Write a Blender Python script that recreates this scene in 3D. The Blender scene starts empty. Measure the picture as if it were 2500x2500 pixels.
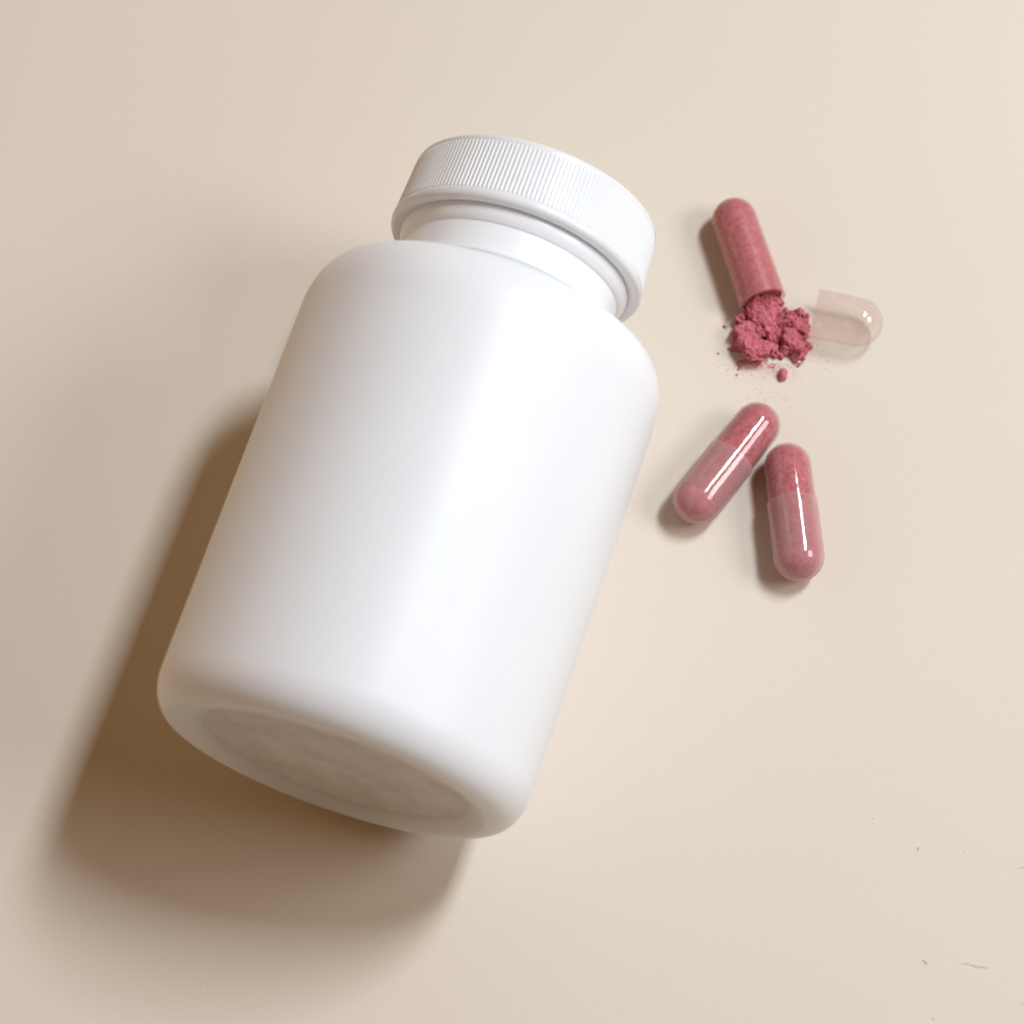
import bpy, bmesh, math, random
from mathutils import Vector, Matrix, noise
R = math.radians
U = 0.03                                   # one working unit = bottle radius = 30 mm
sc = bpy.context.scene
C = bpy.context.collection

# ---------------------------------------------------------------- camera
cd = bpy.data.cameras.new("camera")
cam = bpy.data.objects.new("camera", cd); C.objects.link(cam)
CAM = Vector((0.0, -5.02898356, 13.16631549))
cam.location = CAM * U
cam.rotation_euler = (math.asin(0.35681581), 0, 0)
cd.sensor_width = 36; cd.sensor_height = 36; cd.lens = 86.4
cd.clip_start = 0.01; cd.clip_end = 50
cd.dof.use_dof = True; cd.dof.focus_distance = 13.55 * U; cd.dof.aperture_fstop = 14
sc.camera = cam

# ---------------------------------------------------------------- world and lamps
w = bpy.data.worlds.new("World"); sc.world = w; w.use_nodes = True
bg = w.node_tree.nodes["Background"]
bg.inputs[0].default_value = (1.0, 0.53, 0.21, 1); bg.inputs[1].default_value = 0.14
sc.view_settings.view_transform = 'Standard'
sc.view_settings.look = 'None'
sc.view_settings.exposure = 0; sc.view_settings.gamma = 1
sc.cycles.diffuse_bounces = 8; sc.cycles.max_bounces = 16
sc.cycles.transparent_max_bounces = 24
sc.cycles.caustics_reflective = False; sc.cycles.caustics_refractive = False

def area(name, az, el, dist, sx, sy, power, col, roll=0, aim=(0, 0, 0)):
    l = bpy.data.lights.new(name, 'AREA'); l.shape = 'RECTANGLE'
    l.size = sx * U; l.size_y = sy * U; l.energy = power; l.color = col
    o = bpy.data.objects.new(name, l); C.objects.link(o)
    d = Vector((math.cos(R(el)) * math.cos(R(az)), math.cos(R(el)) * math.sin(R(az)), math.sin(R(el))))
    o.location = (Vector(aim) + d * dist) * U
    o.rotation_euler = (d.to_track_quat('Z', 'Y').to_matrix() @ Matrix.Rotation(R(roll), 3, 'Z')).to_euler()
    return o
area("key_softbox", 32, 59, 34, 3.8, 10, 7.8, (0.85, 0.93, 1.0), 44)
area("window_softbox", -5, 42, 30, 12, 9, 3.1, (0.93, 0.94, 0.95), 0)
area("wall_bounce", 170, 22, 16, 9, 6, 0.24, (1.0, 0.66, 0.34), 0)

# ---------------------------------------------------------------- materials
def srgb(r, g, b):
    f = lambda c: (c / 255) / 12.92 if c <= 10 else ((c / 255 + 0.055) / 1.055) ** 2.4
    return (f(r), f(g), f(b), 1)
class NT:
    def __init__(s, name):
        s.m = bpy.data.materials.new(name); s.m.use_nodes = True
        s.t = s.m.node_tree; s.t.nodes.clear()
        s.out = s.n('ShaderNodeOutputMaterial')
    def n(s, t, **k):
        x = s.t.nodes.new(t)
        for a, b in k.items():
            if a.startswith('i_'):
                x.inputs[a[2:].replace('_', ' ')].default_value = b
            else: setattr(x, a, b)
        return x
    def l(s, a, b): s.t.links.new(a, b)
def noise_node(T, scale, detail=3, rough=0.5):
    tc = T.n('ShaderNodeTexCoord'); nz = T.n('ShaderNodeTexNoise')
    nz.inputs['Scale'].default_value = scale; nz.inputs['Detail'].default_value = detail; nz.inputs['Roughness'].default_value = rough
    T.l(tc.outputs['Object'], nz.inputs['Vector']); return nz
def ramp(T, src, stops):
    r = T.n('ShaderNodeValToRGB'); e = r.color_ramp.elements
    while len(e) < len(stops): e.new(0.5)
    for q, (p, c) in zip(e, stops): q.position = p; q.color = c
    T.l(src, r.inputs[0]); return r

def mat_plastic(name, col, rough, bump=0.0, bscale=200, sss=0.0, spec=0.5, sscale=0.002):
    T = NT(name); p = T.n('ShaderNodeBsdfPrincipled'); T.l(p.outputs[0], T.out.inputs[0])
    nz = noise_node(T, bscale, 4)
    a = tuple(c * 0.985 for c in col[:3]) + (1,)
    T.l(ramp(T, nz.outputs[0], [(0.35, a), (0.65, col)]).outputs[0], p.inputs['Base Color'])
    p.inputs['Roughness'].default_value = rough
    p.inputs['Specular IOR Level'].default_value = spec
    if sss:
        p.inputs['Subsurface Weight'].default_value = sss
        p.inputs['Subsurface Radius'].default_value = (1, 0.85, 0.7)
        p.inputs['Subsurface Scale'].default_value = sscale
    if bump:
        b = T.n('ShaderNodeBump'); b.inputs['Strength'].default_value = bump; b.inputs['Distance'].default_value = 0.0002
        T.l(nz.outputs[0], b.inputs['Height']); T.l(b.outputs[0], p.inputs['Normal'])
    return T.m
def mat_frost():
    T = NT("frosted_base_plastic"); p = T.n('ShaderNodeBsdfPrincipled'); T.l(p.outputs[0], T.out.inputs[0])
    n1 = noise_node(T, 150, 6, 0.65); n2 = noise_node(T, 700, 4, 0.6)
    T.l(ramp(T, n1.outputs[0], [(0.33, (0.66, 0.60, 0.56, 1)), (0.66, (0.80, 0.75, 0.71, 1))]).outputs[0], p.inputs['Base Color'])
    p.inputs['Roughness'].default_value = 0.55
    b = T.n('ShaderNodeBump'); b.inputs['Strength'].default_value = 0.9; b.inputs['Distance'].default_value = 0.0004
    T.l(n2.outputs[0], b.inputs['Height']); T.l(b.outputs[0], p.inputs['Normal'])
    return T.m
M_BODY = mat_plastic("white_bottle_plastic", (0.825, 0.838, 0.868, 1), 0.42, 0.10, 60, 0.65, 0.38, 0.010)
M_CAP = mat_plastic("white_cap_plastic", (0.81, 0.82, 0.84, 1), 0.27, 0.05, 120, 0.0, 0.45)
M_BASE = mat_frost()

def mat_table():
    T = NT("beige_table_paint"); p = T.n('ShaderNodeBsdfPrincipled'); T.l(p.outputs[0], T.out.inputs[0])
    n1 = noise_node(T, 9, 3); n2 = noise_node(T, 2500, 2, 0.7)
    mx = T.n('ShaderNodeMixRGB', blend_type='MULTIPLY'); mx.inputs[0].default_value = 1
    T.l(ramp(T, n1.outputs[0], [(0.3, (0.756, 0.671, 0.570, 1)), (0.7, (0.769, 0.691, 0.594, 1))]).outputs[0], mx.inputs[1])
    T.l(ramp(T, n2.outputs[0], [(0.3, (0.95, 0.95, 0.945, 1)), (0.7, (1, 1, 1, 1))]).outputs[0], mx.inputs[2])
    T.l(mx.outputs[0], p.inputs['Base Color'])
    p.inputs['Roughness'].default_value = 0.62; p.inputs['Specular IOR Level'].default_value = 0.3
    b = T.n('ShaderNodeBump'); b.inputs['Strength'].default_value = 0.12; b.inputs['Distance'].default_value = 0.00006
    T.l(n2.outputs[0], b.inputs['Height']); T.l(b.outputs[0], p.inputs['Normal'])
    return T.m
def mat_powder(name, lo, hi, scale=900):
    T = NT(name); p = T.n('ShaderNodeBsdfPrincipled'); T.l(p.outputs[0], T.out.inputs[0])
    nz = noise_node(T, scale, 5, 0.7); n2 = noise_node(T, scale * 3, 2, 0.7)
    T.l(ramp(T, nz.outputs[0], [(0.3, lo), (0.7, hi)]).outputs[0], p.inputs['Base Color'])
    p.inputs['Roughness'].default_value = 0.95; p.inputs['Specular IOR Level'].default_value = 0.1
    b = T.n('ShaderNodeBump'); b.inputs['Strength'].default_value = 0.6; b.inputs['Distance'].default_value = 0.0002
    T.l(n2.outputs[0], b.inputs['Height']); T.l(b.outputs[0], p.inputs['Normal'])
    return T.m
M_POWDER = mat_powder("pink_powder", (0.45, 0.11, 0.135, 1), (0.72, 0.225, 0.265, 1))
M_FILL = mat_powder("packed_pink_powder", (0.40, 0.09, 0.12, 1), (0.77, 0.27, 0.30, 1), 1300)
def mat_shell(name, tint, veil, vmin, vmax, dust=0.0, rough=0.09):
    T = NT(name)
    lw = T.n('ShaderNodeLayerWeight'); lw.inputs[0].default_value = 0.5
    def powm(e, a, b):
        m = T.n('ShaderNodeMath', operation='POWER'); m.inputs[1].default_value = e; T.l(lw.outputs['Facing'], m.inputs[0])
        k = T.n('ShaderNodeMath', operation='MULTIPLY_ADD'); k.inputs[1].default_value = b - a; k.inputs[2].default_value = a
        T.l(m.outputs[0], k.inputs[0]); return k
    tr = T.n('ShaderNodeBsdfTransparent'); tr.inputs[0].default_value = tint
    df = T.n('ShaderNodeBsdfDiffuse'); df.inputs[0].default_value = veil
    tl = T.n('ShaderNodeBsdfTranslucent'); tl.inputs[0].default_value = veil
    ad = T.n('ShaderNodeMixShader'); ad.inputs[0].default_value = 0.45
    T.l(df.outputs[0], ad.inputs[1]); T.l(tl.outputs[0], ad.inputs[2])
    v = powm(2.5, vmin, vmax); fac = v.outputs[0]
    if dust:
        nz = noise_node(T, 260, 4, 0.6)
        r = ramp(T, nz.outputs[0], [(0.42, (0, 0, 0, 1)), (0.75, (dust, dust, dust, 1))])
        a2 = T.n('ShaderNodeMath', operation='ADD'); T.l(fac, a2.inputs[0]); T.l(r.outputs[0], a2.inputs[1]); fac = a2.outputs[0]
    m1 = T.n('ShaderNodeMixShader'); T.l(fac, m1.inputs[0]); T.l(tr.outputs[0], m1.inputs[1]); T.l(ad.outputs[0], m1.inputs[2])
    gl = T.n('ShaderNodeBsdfGlossy'); gl.inputs['Roughness'].default_value = rough
    gn = noise_node(T, 330, 2, 0.5); gb = T.n('ShaderNodeBump'); gb.inputs['Strength'].default_value = 0.35; gb.inputs['Distance'].default_value = 0.00012
    T.l(gn.outputs[0], gb.inputs['Height']); T.l(gb.outputs[0], gl.inputs['Normal'])
    f = powm(4.5, 0.04, 0.40)
    m2 = T.n('ShaderNodeMixShader'); T.l(f.outputs[0], m2.inputs[0]); T.l(m1.outputs[0], m2.inputs[1]); T.l(gl.outputs[0], m2.inputs[2])
    T.l(m2.outputs[0], T.out.inputs[0]); return T.m
M_SHELL = mat_shell("clear_gelatin", (0.985, 0.96, 0.955, 1), (0.86, 0.62, 0.56, 1), 0.045, 0.5)
M_CAPSHELL = mat_shell("overlapping_gelatin", (0.985, 0.955, 0.955, 1), (0.93, 0.68, 0.69, 1), 0.20, 0.70, 0.0, 0.11)
M_DUSTY = mat_shell("powder_coated_gelatin", (0.985, 0.94, 0.935, 1), (0.84, 0.52, 0.50, 1), 0.06, 0.5, 0.12, 0.3)
M_EMPTY = mat_shell("dusted_clear_gelatin", (1.0, 0.993, 0.988, 1), (1.0, 0.66, 0.65, 1), 0.014, 0.16, 0.10)
M_LINT = mat_plastic("dark_lint", (0.48, 0.41, 0.35, 1), 0.8, 0, 100)
M_SPECK = mat_plastic("dark_speck", (0.05, 0.035, 0.03, 1), 0.8, 0, 100)

# ---------------------------------------------------------------- mesh helpers
def link(name, verts, faces, mat, parent=None, smooth=True, sharp=35):
    me = bpy.data.meshes.new(name)
    me.from_pydata([tuple(Vector(v) * U) for v in verts], [], faces); me.update()
    bm = bmesh.new(); bm.from_mesh(me); bmesh.ops.remove_doubles(bm, verts=bm.verts, dist=1e-7)
    bmesh.ops.recalc_face_normals(bm, faces=bm.faces); bm.to_mesh(me); bm.free()
    if smooth:
        me.polygons.foreach_set('use_smooth', [True] * len(me.polygons)); me.set_sharp_from_angle(angle=R(sharp))
    me.materials.append(mat)
    o = bpy.data.objects.new(name, me); C.objects.link(o)
    if parent: o.parent = parent
    return o
def lathe(name, prof, mat, parent=None, n=128, closed=False, sharp=35, radial=None):
    """prof: (s, r) along the local z axis; closed joins the last point to the first"""
    V = []; F = []
    for s, r in prof:
        for k in range(n):
            a = 2 * math.pi * k / n; rr = r if radial is None else radial(s, r, a)
            V.append((rr * math.cos(a), rr * math.sin(a), s))
    m = len(prof)
    for i in range(m if closed else m - 1):
        j = (i + 1) % m
        for k in range(n):
            k2 = (k + 1) % n; F.append((i * n + k, i * n + k2, j * n + k2, j * n + k))
    return link(name, V, F, mat, parent, sharp=sharp)
def arc(c0, c1, a, b, t0, t1, n):
    """points (c0 + a sin t, c1 + b cos t)"""
    return [(c0 + a * math.sin(t0 + (t1 - t0) * i / n), c1 + b * math.cos(t0 + (t1 - t0) * i / n)) for i in range(n + 1)]
def smooth_prof(pts, sub=6):
    out = []
    P = [Vector(p) for p in pts]
    for i in range(len(P) - 1):
        p0 = P[max(i - 1, 0)]; p1 = P[i]; p2 = P[i + 1]; p3 = P[min(i + 2, len(P) - 1)]
        for k in range(sub):
            t = k / sub
            q = 0.5 * ((2 * p1) + (p2 - p0) * t + (2 * p0 - 5 * p1 + 4 * p2 - p3) * t * t + (3 * p1 - p0 - 3 * p2 + p3) * t ** 3)
            out.append((q.x, q.y))
    out.append(tuple(P[-1])); return out
def empty(name, loc, zdir=None):
    o = bpy.data.objects.new(name, None); C.objects.link(o); o.empty_display_size = 0.01
    o.location = Vector(loc) * U
    if zdir is not None: o.rotation_euler = Vector(zdir).to_track_quat('Z', 'Y').to_euler()
    return o
def tag(o, label, cat, group=None, kind=None):
    o['label'] = label; o['category'] = cat
    if group: o['group'] = group
    if kind: o['kind'] = kind
    return o

# ---------------------------------------------------------------- tabletop
t = link("tabletop", [(-60, -60, -1.2), (60, -60, -1.2), (60, 60, -1.2), (-60, 60, -1.2), (-60, -60, 0), (60, -60, 0), (60, 60, 0), (-60, 60, 0)],
         [(0, 1, 2, 3), (4, 5, 6, 7), (0, 1, 5, 4), (1, 2, 6, 5), (2, 3, 7, 6), (3, 0, 4, 7)], mat_table(), smooth=False)
t['kind'] = 'structure'

# ---------------------------------------------------------------- pill bottle, lying on its side
BASE = (-0.91766498, -1.80743764, 1.0); AX = (0.30731462, 0.95160797, 0.0)
bottle = tag(empty("pill_bottle", BASE, AX), "large blank white plastic pill bottle lying on its side with its screw cap on", "bottle")
H = math.pi / 2
body = []
body += [(0.046, 0.718), (0.042, 0.724), (0.012, 0.795), (0.004, 0.806), (0.0, 0.820), (0.0, 0.845)]
body += [(0.2157 * (1 - math.cos(x)) , 0.8565 + (1 - 0.8565) * math.sin(x)) for x in [H * i / 16 for i in range(17)]]
body += [(0.2157 + (2.3495 - 0.2157) * i / 10, 1.0 + 0.0083 * i / 10) for i in range(1, 10)]
body += [(2.3495 + 0.275 * math.sin(x), 0.8782 + 0.1301 * math.cos(x)) for x in [H * i / 18 for i in range(17)]]
body += smooth_prof([(2.628, 0.87), (2.645, 0.82), (2.668, 0.74), (2.69, 0.685), (2.72, 0.648), (2.77, 0.622)], 4)
lathe("body", body, M_BODY, bottle, 160, sharp=50)
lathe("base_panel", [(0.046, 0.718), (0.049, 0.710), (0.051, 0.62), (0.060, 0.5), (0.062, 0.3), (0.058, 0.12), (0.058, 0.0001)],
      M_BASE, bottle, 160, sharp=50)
lathe("neck", smooth_prof([(2.77, 0.622), (2.80, 0.6165), (2.86, 0.615), (2.925, 0.615), (2.938, 0.616)], 4), M_CAP, bottle, 160, sharp=60)
lathe("neck_ring", smooth_prof([(2.938, 0.616), (2.945, 0.628), (2.965, 0.642), (2.99, 0.652), (3.01, 0.655), (3.03, 0.65), (3.045, 0.635), (3.05, 0.60)], 4)
      + [(3.36, 0.60)], M_CAP, bottle, 160, sharp=60)
capo = lathe("cap", [(3.030, 0.602), (3.029, 0.655), (3.027, 0.664), (3.023, 0.6685), (3.021, 0.674), (3.021, 0.694), (3.024, 0.706), (3.031, 0.716),
                (3.042, 0.7225), (3.055, 0.7245), (3.066, 0.7235), (3.073, 0.7205), (3.077, 0.7165), (3.085, 0.7155), (3.385, 0.7000), (3.395, 0.7010), (3.403, 0.7015), (3.413, 0.698),
                (3.421, 0.690), (3.4265, 0.678), (3.428, 0.66), (3.4285, 0.64), (3.424, 0.632), (3.424, 0.0001)], M_CAP, bottle, 256, sharp=50)
# grip ribs round the skirt: about ten pixels each in the photograph, joined into one sub-part
NR = 184; V = []; F = []
for k in range(NR):
    a0 = 2 * math.pi * k / NR; hw = 0.43 * 2 * math.pi / NR
    rows = [(3.078, 0.7160, 0.0), (3.083, 0.7155, 0.010), (3.09, 0.7150, 0.0115), (3.372, 0.7008, 0.0105), (3.382, 0.7005, 0.008), (3.390, 0.7002, 0.0)]
    b = len(V); prof = (-1, -0.72, -0.3, 0.3, 0.72, 1)
    for s, r, h in rows:
        for q in prof:
            rr = r - 0.002 + 0.6 * h * math.sqrt(max(0, 1 - q * q * 0.98)); a = a0 + q * hw
            V.append((rr * math.cos(a), rr * math.sin(a), s))
    for i in range(len(rows) - 1):
        for j in range(5):
            F.append((b + i * 6 + j, b + i * 6 + j + 1, b + (i + 1) * 6 + j + 1, b + (i + 1) * 6 + j))
ribs = link("ribs", V, F, M_CAP, capo, sharp=80); ribs['kind'] = 'stuff'

# ---------------------------------------------------------------- capsules
RB, RC, TH = 0.135, 0.145, 0.006
def hemi(r, c, sign, n=14):
    """quarter arc from the pole to the equator at s = c; the pole points to sign"""
    return [(c + sign * r * math.cos(H * i / n), max(r * math.sin(H * i / n), 0.0001)) for i in range(n + 1)]
def shell_prof(r, hemi_c, mouth, sign, r_mouth=None):
    rm = r_mouth or r
    outer = hemi(r, hemi_c, sign) + [(hemi_c + (mouth - hemi_c) * i / 4, r + (rm - r) * i / 4) for i in range(1, 5)]
    inner = [(s, q) for s, q in hemi(r - TH, hemi_c, sign)] + [(hemi_c + (mouth - hemi_c) * i / 4, r - TH + (rm - r) * i / 4) for i in range(1, 5)]
    return outer + inner[::-1]
def fill_radial(seed, amp):
    def f(s, r, a):
        return r * (1 + amp * noise.noise(Vector((math.cos(a) * 3, math.sin(a) * 3, s * 22 + seed)))) if r > 0.01 else r
    return f
def capsule(lo, hi, seam, seed, label):
    lo = Vector(lo); hi = Vector(hi); d = hi - lo; L = d.length
    o = tag(empty("filled_capsule", lo, d), label, "capsule", "whole capsules of pink powder")
    z0 = 0.018
    prof = hemi(0.121, -0.004, -1) + [(0.006, 0.120), (0.013, 0.115), (0.020, 0.118), (0.03, 0.1225)] \
        + [(0.03 + (L - 0.05) * i / 14, 0.1225) for i in range(1, 15)] + hemi(0.1225, L, 1)[::-1]
    lathe("powder_fill", prof, M_FILL, o, 56, sharp=60, radial=fill_radial(seed, 0.012))
    lathe("body_shell", shell_prof(RB, L, z0, 1), M_SHELL, o, 72, sharp=60)
    lathe("cap_shell", shell_prof(RC, 0.0, seam, -1), M_CAPSHELL, o, 72, sharp=60)
    return o
capsule((1.0595, 0.0217, RC), (1.4085, 0.4813, RB), 0.328, 3.1, "clear capsule of pink powder lying slanted beside the bottle, nearer to the bottle")
capsule((1.6158, -0.3212, RC), (1.5764, 0.2287, RB), 0.328, 8.7, "clear capsule of pink powder lying almost upright in view, farther from the bottle")

# opened capsule: body half still packed with powder
lo = Vector((1.4715, 1.2707, 0.137)); hi = Vector((1.3232, 1.8072, 0.134)); d = hi - lo; L = d.length
o = tag(empty("opened_capsule_body", lo, d), "opened capsule half packed with pink powder that spills from its mouth", "capsule half")
lathe("powder_fill", [(0.045, 0.0001), (0.04, 0.03), (0.035, 0.06), (0.028, 0.085), (0.02, 0.105), (0.014, 0.122), (0.025, 0.1265)] + [(0.04 + (L - 0.05) * i / 16, 0.1275 - 0.003 * i / 16) for i in range(1, 17)]
      + hemi(0.1245, L, 1)[::-1], M_FILL, o, 56, sharp=60, radial=fill_radial(15.2, 0.012))
lathe("body_shell", shell_prof(0.134, L, 0.0, 1, 0.139), M_DUSTY, o, 72, sharp=60)
# opened capsule: empty cap half
lo = Vector((1.7674, 1.1894, 0.146)); hi = Vector((2.0235, 1.1312, 0.146)); d = hi - lo
o = tag(empty("empty_capsule_cap", lo, d), "empty see-through capsule half with faint pink dust lying right of the powder heap", "capsule half")
lathe("cap_shell", shell_prof(0.144, d.length, 0.0, 1, 0.147), M_EMPTY, o, 80, sharp=60)

# ---------------------------------------------------------------- spilled powder
left = [(1.372, 1.300), (1.328, 1.227), (1.31, 1.177), (1.305, 1.112), (1.309, 1.055), (1.352, 0.991), (1.389, 0.942), (1.447, 0.931), (1.512, 0.945), (1.548, 0.963),
        (1.575, 1.03), (1.58, 1.12), (1.60, 1.20), (1.60, 1.29), (1.56, 1.34), (1.45, 1.36)]
right = [(1.59, 1.29), (1.652, 1.291), (1.706, 1.263), (1.747, 1.238), (1.761, 1.191), (1.746, 1.141), (1.74, 1.07), (1.768, 1.022), (1.731, 1.006), (1.718, 0.942),
         (1.692, 0.921), (1.664, 0.945), (1.609, 0.956), (1.571, 0.97), (1.560, 1.05), (1.565, 1.13), (1.57, 1.22)]
def inside(p, P):
    c = False; n = len(P)
    for i in range(n):
        a, b = P[i], P[(i + 1) % n]
        if (a[1] > p[1]) != (b[1] > p[1]) and p[0] < (b[0] - a[0]) * (p[1] - a[1]) / (b[1] - a[1]) + a[0]: c = not c
    return c
def sdist(p, P):
    m = 9.0; n = len(P)
    for i in range(n):
        a, b = P[i], P[(i + 1) % n]; dx, dy = b[0] - a[0], b[1] - a[1]
        t = max(0, min(1, ((p[0] - a[0]) * dx + (p[1] - a[1]) * dy) / (dx * dx + dy * dy)))
        m = min(m, math.hypot(p[0] - a[0] - t * dx, p[1] - a[1] - t * dy))
    return m if inside(p, P) else -m
def top_at(x, y):
    h = 0
    for P, top in ((left, 0.120), (right, 0.095)):
        dd = sdist((x, y), P)
        if dd > 0: h = max(h, top * min(1, dd / 0.075) ** 0.55)
    return h
prng = random.Random(21)
bm = bmesh.new(); bmesh.ops.create_icosphere(bm, subdivisions=3, radius=1)
ICO_V = [v.co.copy() for v in bm.verts]; ICO_F = [[v.index for v in f.verts] for f in bm.faces]; bm.free()
LV = []; LF = []
def lump(x, y, z, r):
    q = Matrix.Rotation(prng.random() * 6.28, 3, 'Z') @ Matrix.Rotation(prng.random() * 6.28, 3, 'X')
    sc3 = Vector((prng.uniform(0.75, 1.35), prng.uniform(0.75, 1.2), prng.uniform(0.65, 1.0))); sd = prng.random() * 50
    cuts = [(Vector((prng.gauss(0, 1), prng.gauss(0, 1), prng.gauss(0, 1))).normalized(), prng.uniform(0.42, 0.75)) for _ in range(9)]
    b = len(LV); LF.extend([[b + k for k in f] for f in ICO_F])
    for c in ICO_V:
        c = c.copy()
        for pn, pd in cuts:
            e = c.dot(pn) - pd
            if e > 0: c = c - pn * e
        f = 1.2 + 0.18 * noise.noise(c * 1.4 + Vector((sd, 0, 0)))
        c = q @ Vector((c.x * sc3.x, c.y * sc3.y, c.z * sc3.z)) * (r * f)
        LV.append(Vector((x + c.x, y + c.y, max(z + c.z, 0.0))) * U)
n = 0
while n < 210:                                    # a low core of small lumps, clods heaped over it
    x = prng.uniform(1.28, 1.80); y = prng.uniform(0.90, 1.38)
    d1 = max(sdist((x, y), left), sdist((x, y), right))
    if d1 <= 0.006: continue
    if n < 130: r = min(prng.uniform(0.020, 0.034), d1 + 0.010); z = top_at(x, y) * prng.uniform(0.1, 0.55)
    elif n < 178: r = min(prng.uniform(0.022, 0.042), d1 + 0.006); z = max(top_at(x, y) - r * prng.uniform(0.7, 1.3), 0.004)
    else: r = prng.uniform(0.007, 0.014); z = max(top_at(x, y) - r * prng.uniform(-0.6, 0.6), 0.004)
    lump(x, y, z, r); n += 1
for (x, y, z, r) in ((1.40, 1.03, 0.07, 0.075), (1.47, 0.99, 0.06, 0.065), (1.38, 1.12, 0.07, 0.07), (1.45, 1.20, 0.09, 0.065), (1.64, 1.16, 0.05, 0.075), (1.66, 1.05, 0.05, 0.07), (1.66, 1.22, 0.04, 0.06), (1.52, 1.10, 0.05, 0.06), (1.47, 1.29, 0.09, 0.08), (1.42, 1.27, 0.10, 0.06), (1.53, 1.27, 0.08, 0.06), (1.35, 1.06, 0.04, 0.055), (1.43, 0.97, 0.04, 0.06), (1.70, 1.13, 0.03, 0.06)):
    lump(x, y, z, r)
tmp = bpy.data.meshes.new("clods"); tmp.from_pydata(LV, [], LF); tmp.update()
to = bpy.data.objects.new("clods", tmp); C.objects.link(to)
md = to.modifiers.new("remesh", 'REMESH'); md.mode = 'VOXEL'; md.voxel_size = 0.0034 * U; md.use_smooth_shade = True
me = bpy.data.meshes.new_from_object(to.evaluated_get(bpy.context.evaluated_depsgraph_get()))
bpy.data.objects.remove(to)
NRM = [v.normal.copy() for v in me.vertices]
for v, nn in zip(me.vertices, NRM):
    p = v.co / U
    dz = 0.008 * (0.5 - 2.2 * abs(noise.noise(p * 38 + Vector((3, 3, 3))))) + 0.004 * noise.noise(p * 60) + 0.0045 * noise.noise(p * 130 + Vector((9, 0, 0))) - 0.004 * max(0, noise.noise(p * 90 + Vector((0, 5, 0)))) * 2
    v.co = (p + nn * dz) * U
    if v.co.z < 0: v.co.z = 0
me.polygons.foreach_set('use_smooth', [True] * len(me.polygons)); me.materials.clear(); me.materials.append(M_POWDER)
me.name = "powder_heap"
heap = bpy.data.objects.new("powder_heap", me); C.objects.link(heap)
tag(heap, "crumbly heap of deep pink powder spilled between the two capsule halves", "powder")

rng = random.Random(5)
def crumb(pos, sx, sy, sz, rot, seed, label):
    bm = bmesh.new(); bmesh.ops.create_icosphere(bm, subdivisions=3, radius=1)
    for v in bm.verts:
        f = 1 + 0.32 * noise.noise(v.co * 1.3 + Vector((seed, 0, 0))) + 0.16 * noise.noise(v.co * 4 + Vector((seed, 3, 0)))
        v.co = Vector((v.co.x * sx, v.co.y * sy, max(v.co.z, -0.55) * sz)) * f
        v.co *= U
    zmin = min(v.co.z for v in bm.verts)
    me = bpy.data.meshes.new("powder_crumb"); bm.to_mesh(me); bm.free()
    me.polygons.foreach_set('use_smooth', [True] * len(me.polygons)); me.materials.append(M_POWDER)
    o = bpy.data.objects.new("powder_crumb", me); C.objects.link(o)
    o.location = (pos[0] * U, pos[1] * U, -zmin); o.rotation_euler = (0, 0, rot)
    return tag(o, label, "crumb", "powder crumbs round the heap")
crumb((1.584, 0.852), 0.026, 0.036, 0.030, -0.15, 1.3, "largest loose pink crumb, blocky, lying below the powder heap")
crumb((1.284, 1.019), 0.0075, 0.021, 0.010, 0.75, 2.6, "slim slanted pink crumb left of the powder heap")
crumb((1.3395, 0.930), 0.014, 0.022, 0.014, 0.25, 3.9, "pink crumb with a pointed lower end at the heap's lower left edge")
crumb((1.334, 0.898), 0.007, 0.014, 0.008, -0.6, 5.2, "small pink crumb just under the pointed crumb at the heap's lower left")
crumb((1.2562, 1.1691), 0.013, 0.007, 0.008, -0.6, 6.1, "small pink crumb by the shadow left of the packed capsule half's mouth")
crumb((1.3177, 0.8594), 0.006, 0.006, 0.006, 0, 7.4, "tiny pink crumb lowest at the heap's lower left")
crumb((1.6768, 0.9125), 0.007, 0.006, 0.006, 0.4, 8.8, "tiny pink crumb under the right end of the heap")
crumb((1.531, 0.908), 0.012, 0.006, 0.006, 0.3, 9.9, "thin pink crumb under the middle of the heap, above the largest crumb")
crumb((1.2125, 0.997), 0.007, 0.006, 0.006, 0.4, 11.2, "tiny pink crumb farthest left of the heap")
# fine powder grains: far too many to count
V = []; F = []
def grain(x, y, r):
    b = len(V); a = rng.random() * 6.28
    for k in range(4):
        V.append((x + r * math.cos(a + k * 1.571) * rng.uniform(0.6, 1.2), y + r * math.sin(a + k * 1.571) * rng.uniform(0.6, 1.2), 0.0004))
    V.append((x, y, r * rng.uniform(0.4, 0.9)))
    for k in range(4): F.append((b + k, b + (k + 1) % 4, b + 4))
while len(F) < 4 * 2600:
    u = rng.random()
    if u < 0.55:
        x = rng.gauss(1.46, 0.09); y = 0.935 - abs(rng.gauss(0, 0.035))
    elif u < 0.8:
        x = rng.gauss(1.50, 0.12); y = 0.93 - abs(rng.gauss(0, 0.13))
    elif u < 0.9:
        x = rng.gauss(1.78, 0.05); y = rng.gauss(1.08, 0.08)
    else:
        x = rng.gauss(1.50, 0.20); y = rng.gauss(1.0, 0.20)
    r = rng.uniform(0.0008, 0.0022) if rng.random() < 0.96 else rng.uniform(0.003, 0.0045)
    grain(x, y, r)
g = link("powder_dust", V, F, M_POWDER, smooth=False)
tag(g, "faint scatter of fine pink powder grains on the table round the heap", "powder dust", kind="stuff")

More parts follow.
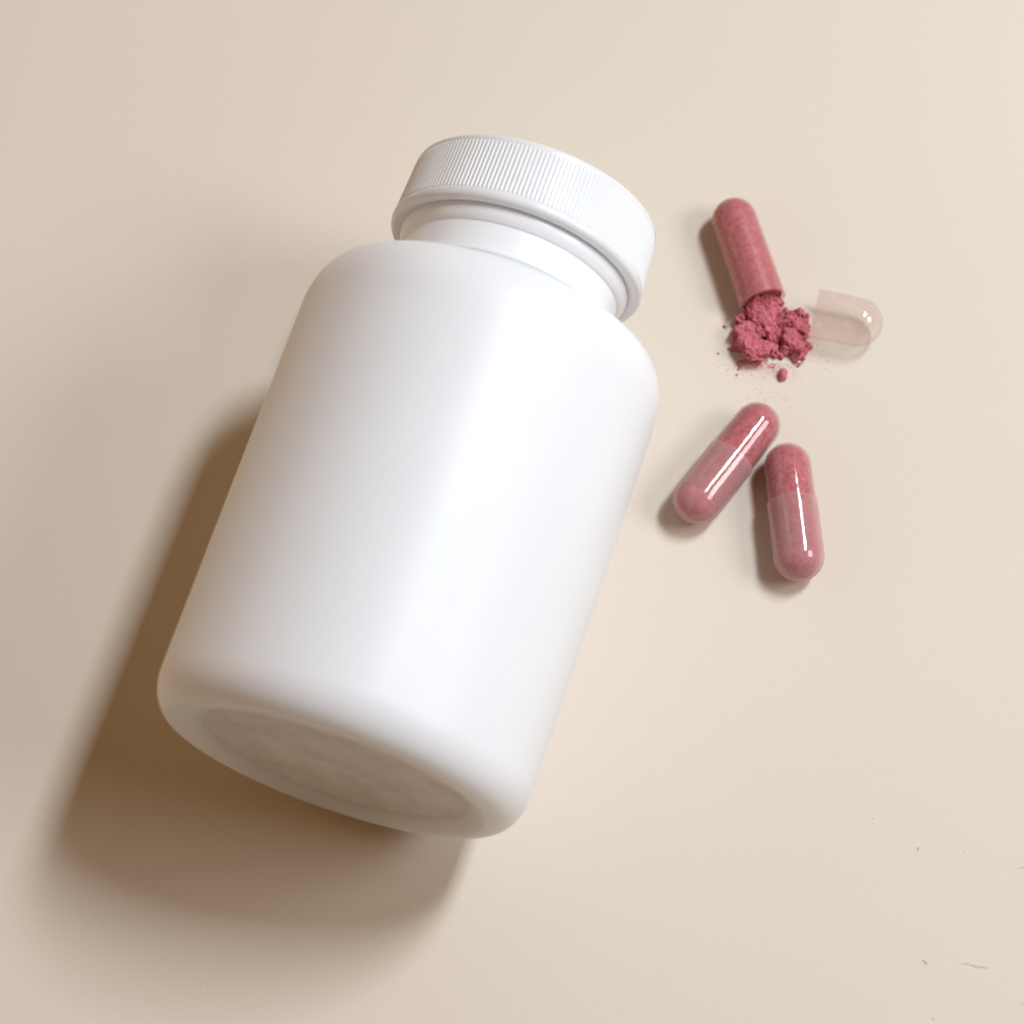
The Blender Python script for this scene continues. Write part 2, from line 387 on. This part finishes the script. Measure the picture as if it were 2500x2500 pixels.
# ---------------------------------------------------------------- lint on the table
def lint(pts, r, label):
    P = [Vector((x, y, r + 0.004 + 0.006 * math.sin(3.1 * i / max(1, len(pts) - 1)))) for i, (x, y) in enumerate(smooth_prof(pts, 5))]
    V = []; F = []
    for i, p in enumerate(P):
        t = (P[min(i + 1, len(P) - 1)] - P[max(i - 1, 0)]).normalized(); s = t.cross(Vector((0, 0, 1))).normalized(); u = s.cross(t)
        rr = r * (0.35 + 0.65 * math.sin(math.pi * (0.08 + 0.84 * i / (len(P) - 1))))
        for k in range(6): V.append(p + (s * math.cos(k * 1.0472) + u * math.sin(k * 1.0472)) * rr)
    for i in range(len(P) - 1):
        for k in range(6): F.append((i * 6 + k, i * 6 + (k + 1) % 6, (i + 1) * 6 + (k + 1) % 6, (i + 1) * 6 + k))
    F += [tuple(range(6)), tuple(range(len(P) * 6 - 6, len(P) * 6))]
    zm = min(v[2] for v in V); V = [(v[0], v[1], v[2] - zm + 0.0002) for v in V]
    return tag(link("lint_fibre", V, F, M_LINT), label, "lint", "lint fibres on the table")
lint([(2.2162, -1.9551), (2.2145, -1.966), (2.2115, -1.9763)], 0.0010, "short straight dark lint fibre, upper of those on the table's lower right")
lint([(2.1982, -2.5714), (2.212, -2.578), (2.221, -2.588), (2.2225, -2.5987)], 0.0014, "hooked dark lint fibre on the bare table at lower right")
lint([(2.41, -2.589), (2.4355, -2.5933), (2.4691, -2.6014), (2.5094, -2.6096), (2.53, -2.6095), (2.5532, -2.6164)], 0.0011, "longest wavy dark lint fibre on the bare table at lower right")
lint([(2.745, -2.078), (2.762, -2.070), (2.7815, -2.0663), (2.80, -2.068)], 0.0007, "arched pale lint fibre at the right edge of the view")
lint([(2.70, -2.818), (2.715, -2.806), (2.735, -2.799)], 0.0007, "short curved lint fibre near the view's lower right corner")
lint([(2.2395, -2.8774), (2.2400, -2.883), (2.2435, -2.8895)], 0.0007, "short faint lint fibre at the bottom edge of the view")
def speck(x, y, r, label):
    bm = bmesh.new(); bmesh.ops.create_icosphere(bm, subdivisions=2, radius=1)
    for v in bm.verts: v.co = Vector((v.co.x, v.co.y * 0.7, v.co.z * 0.6)) * (r * U * (1 + 0.3 * noise.noise(v.co * 2 + Vector((x, y, 0)))))
    me = bpy.data.meshes.new("dark_speck"); bm.to_mesh(me); bm.free(); me.materials.append(M_SPECK)
    o = bpy.data.objects.new("dark_speck", me); C.objects.link(o); o.location = (x * U, y * U, r * 0.5 * U)
    tag(o, label, "speck", "dark specks on the table")
speck(1.9776, -1.7971, 0.0026, "tiny dark speck on the table right of the bottle's base")
speck(2.4666, -1.9855, 0.0026, "tiny dark speck right of the short straight lint fibre")
speck(-1.6646, -2.7143, 0.0026, "tiny dark speck below the bottle's shadow at lower left")
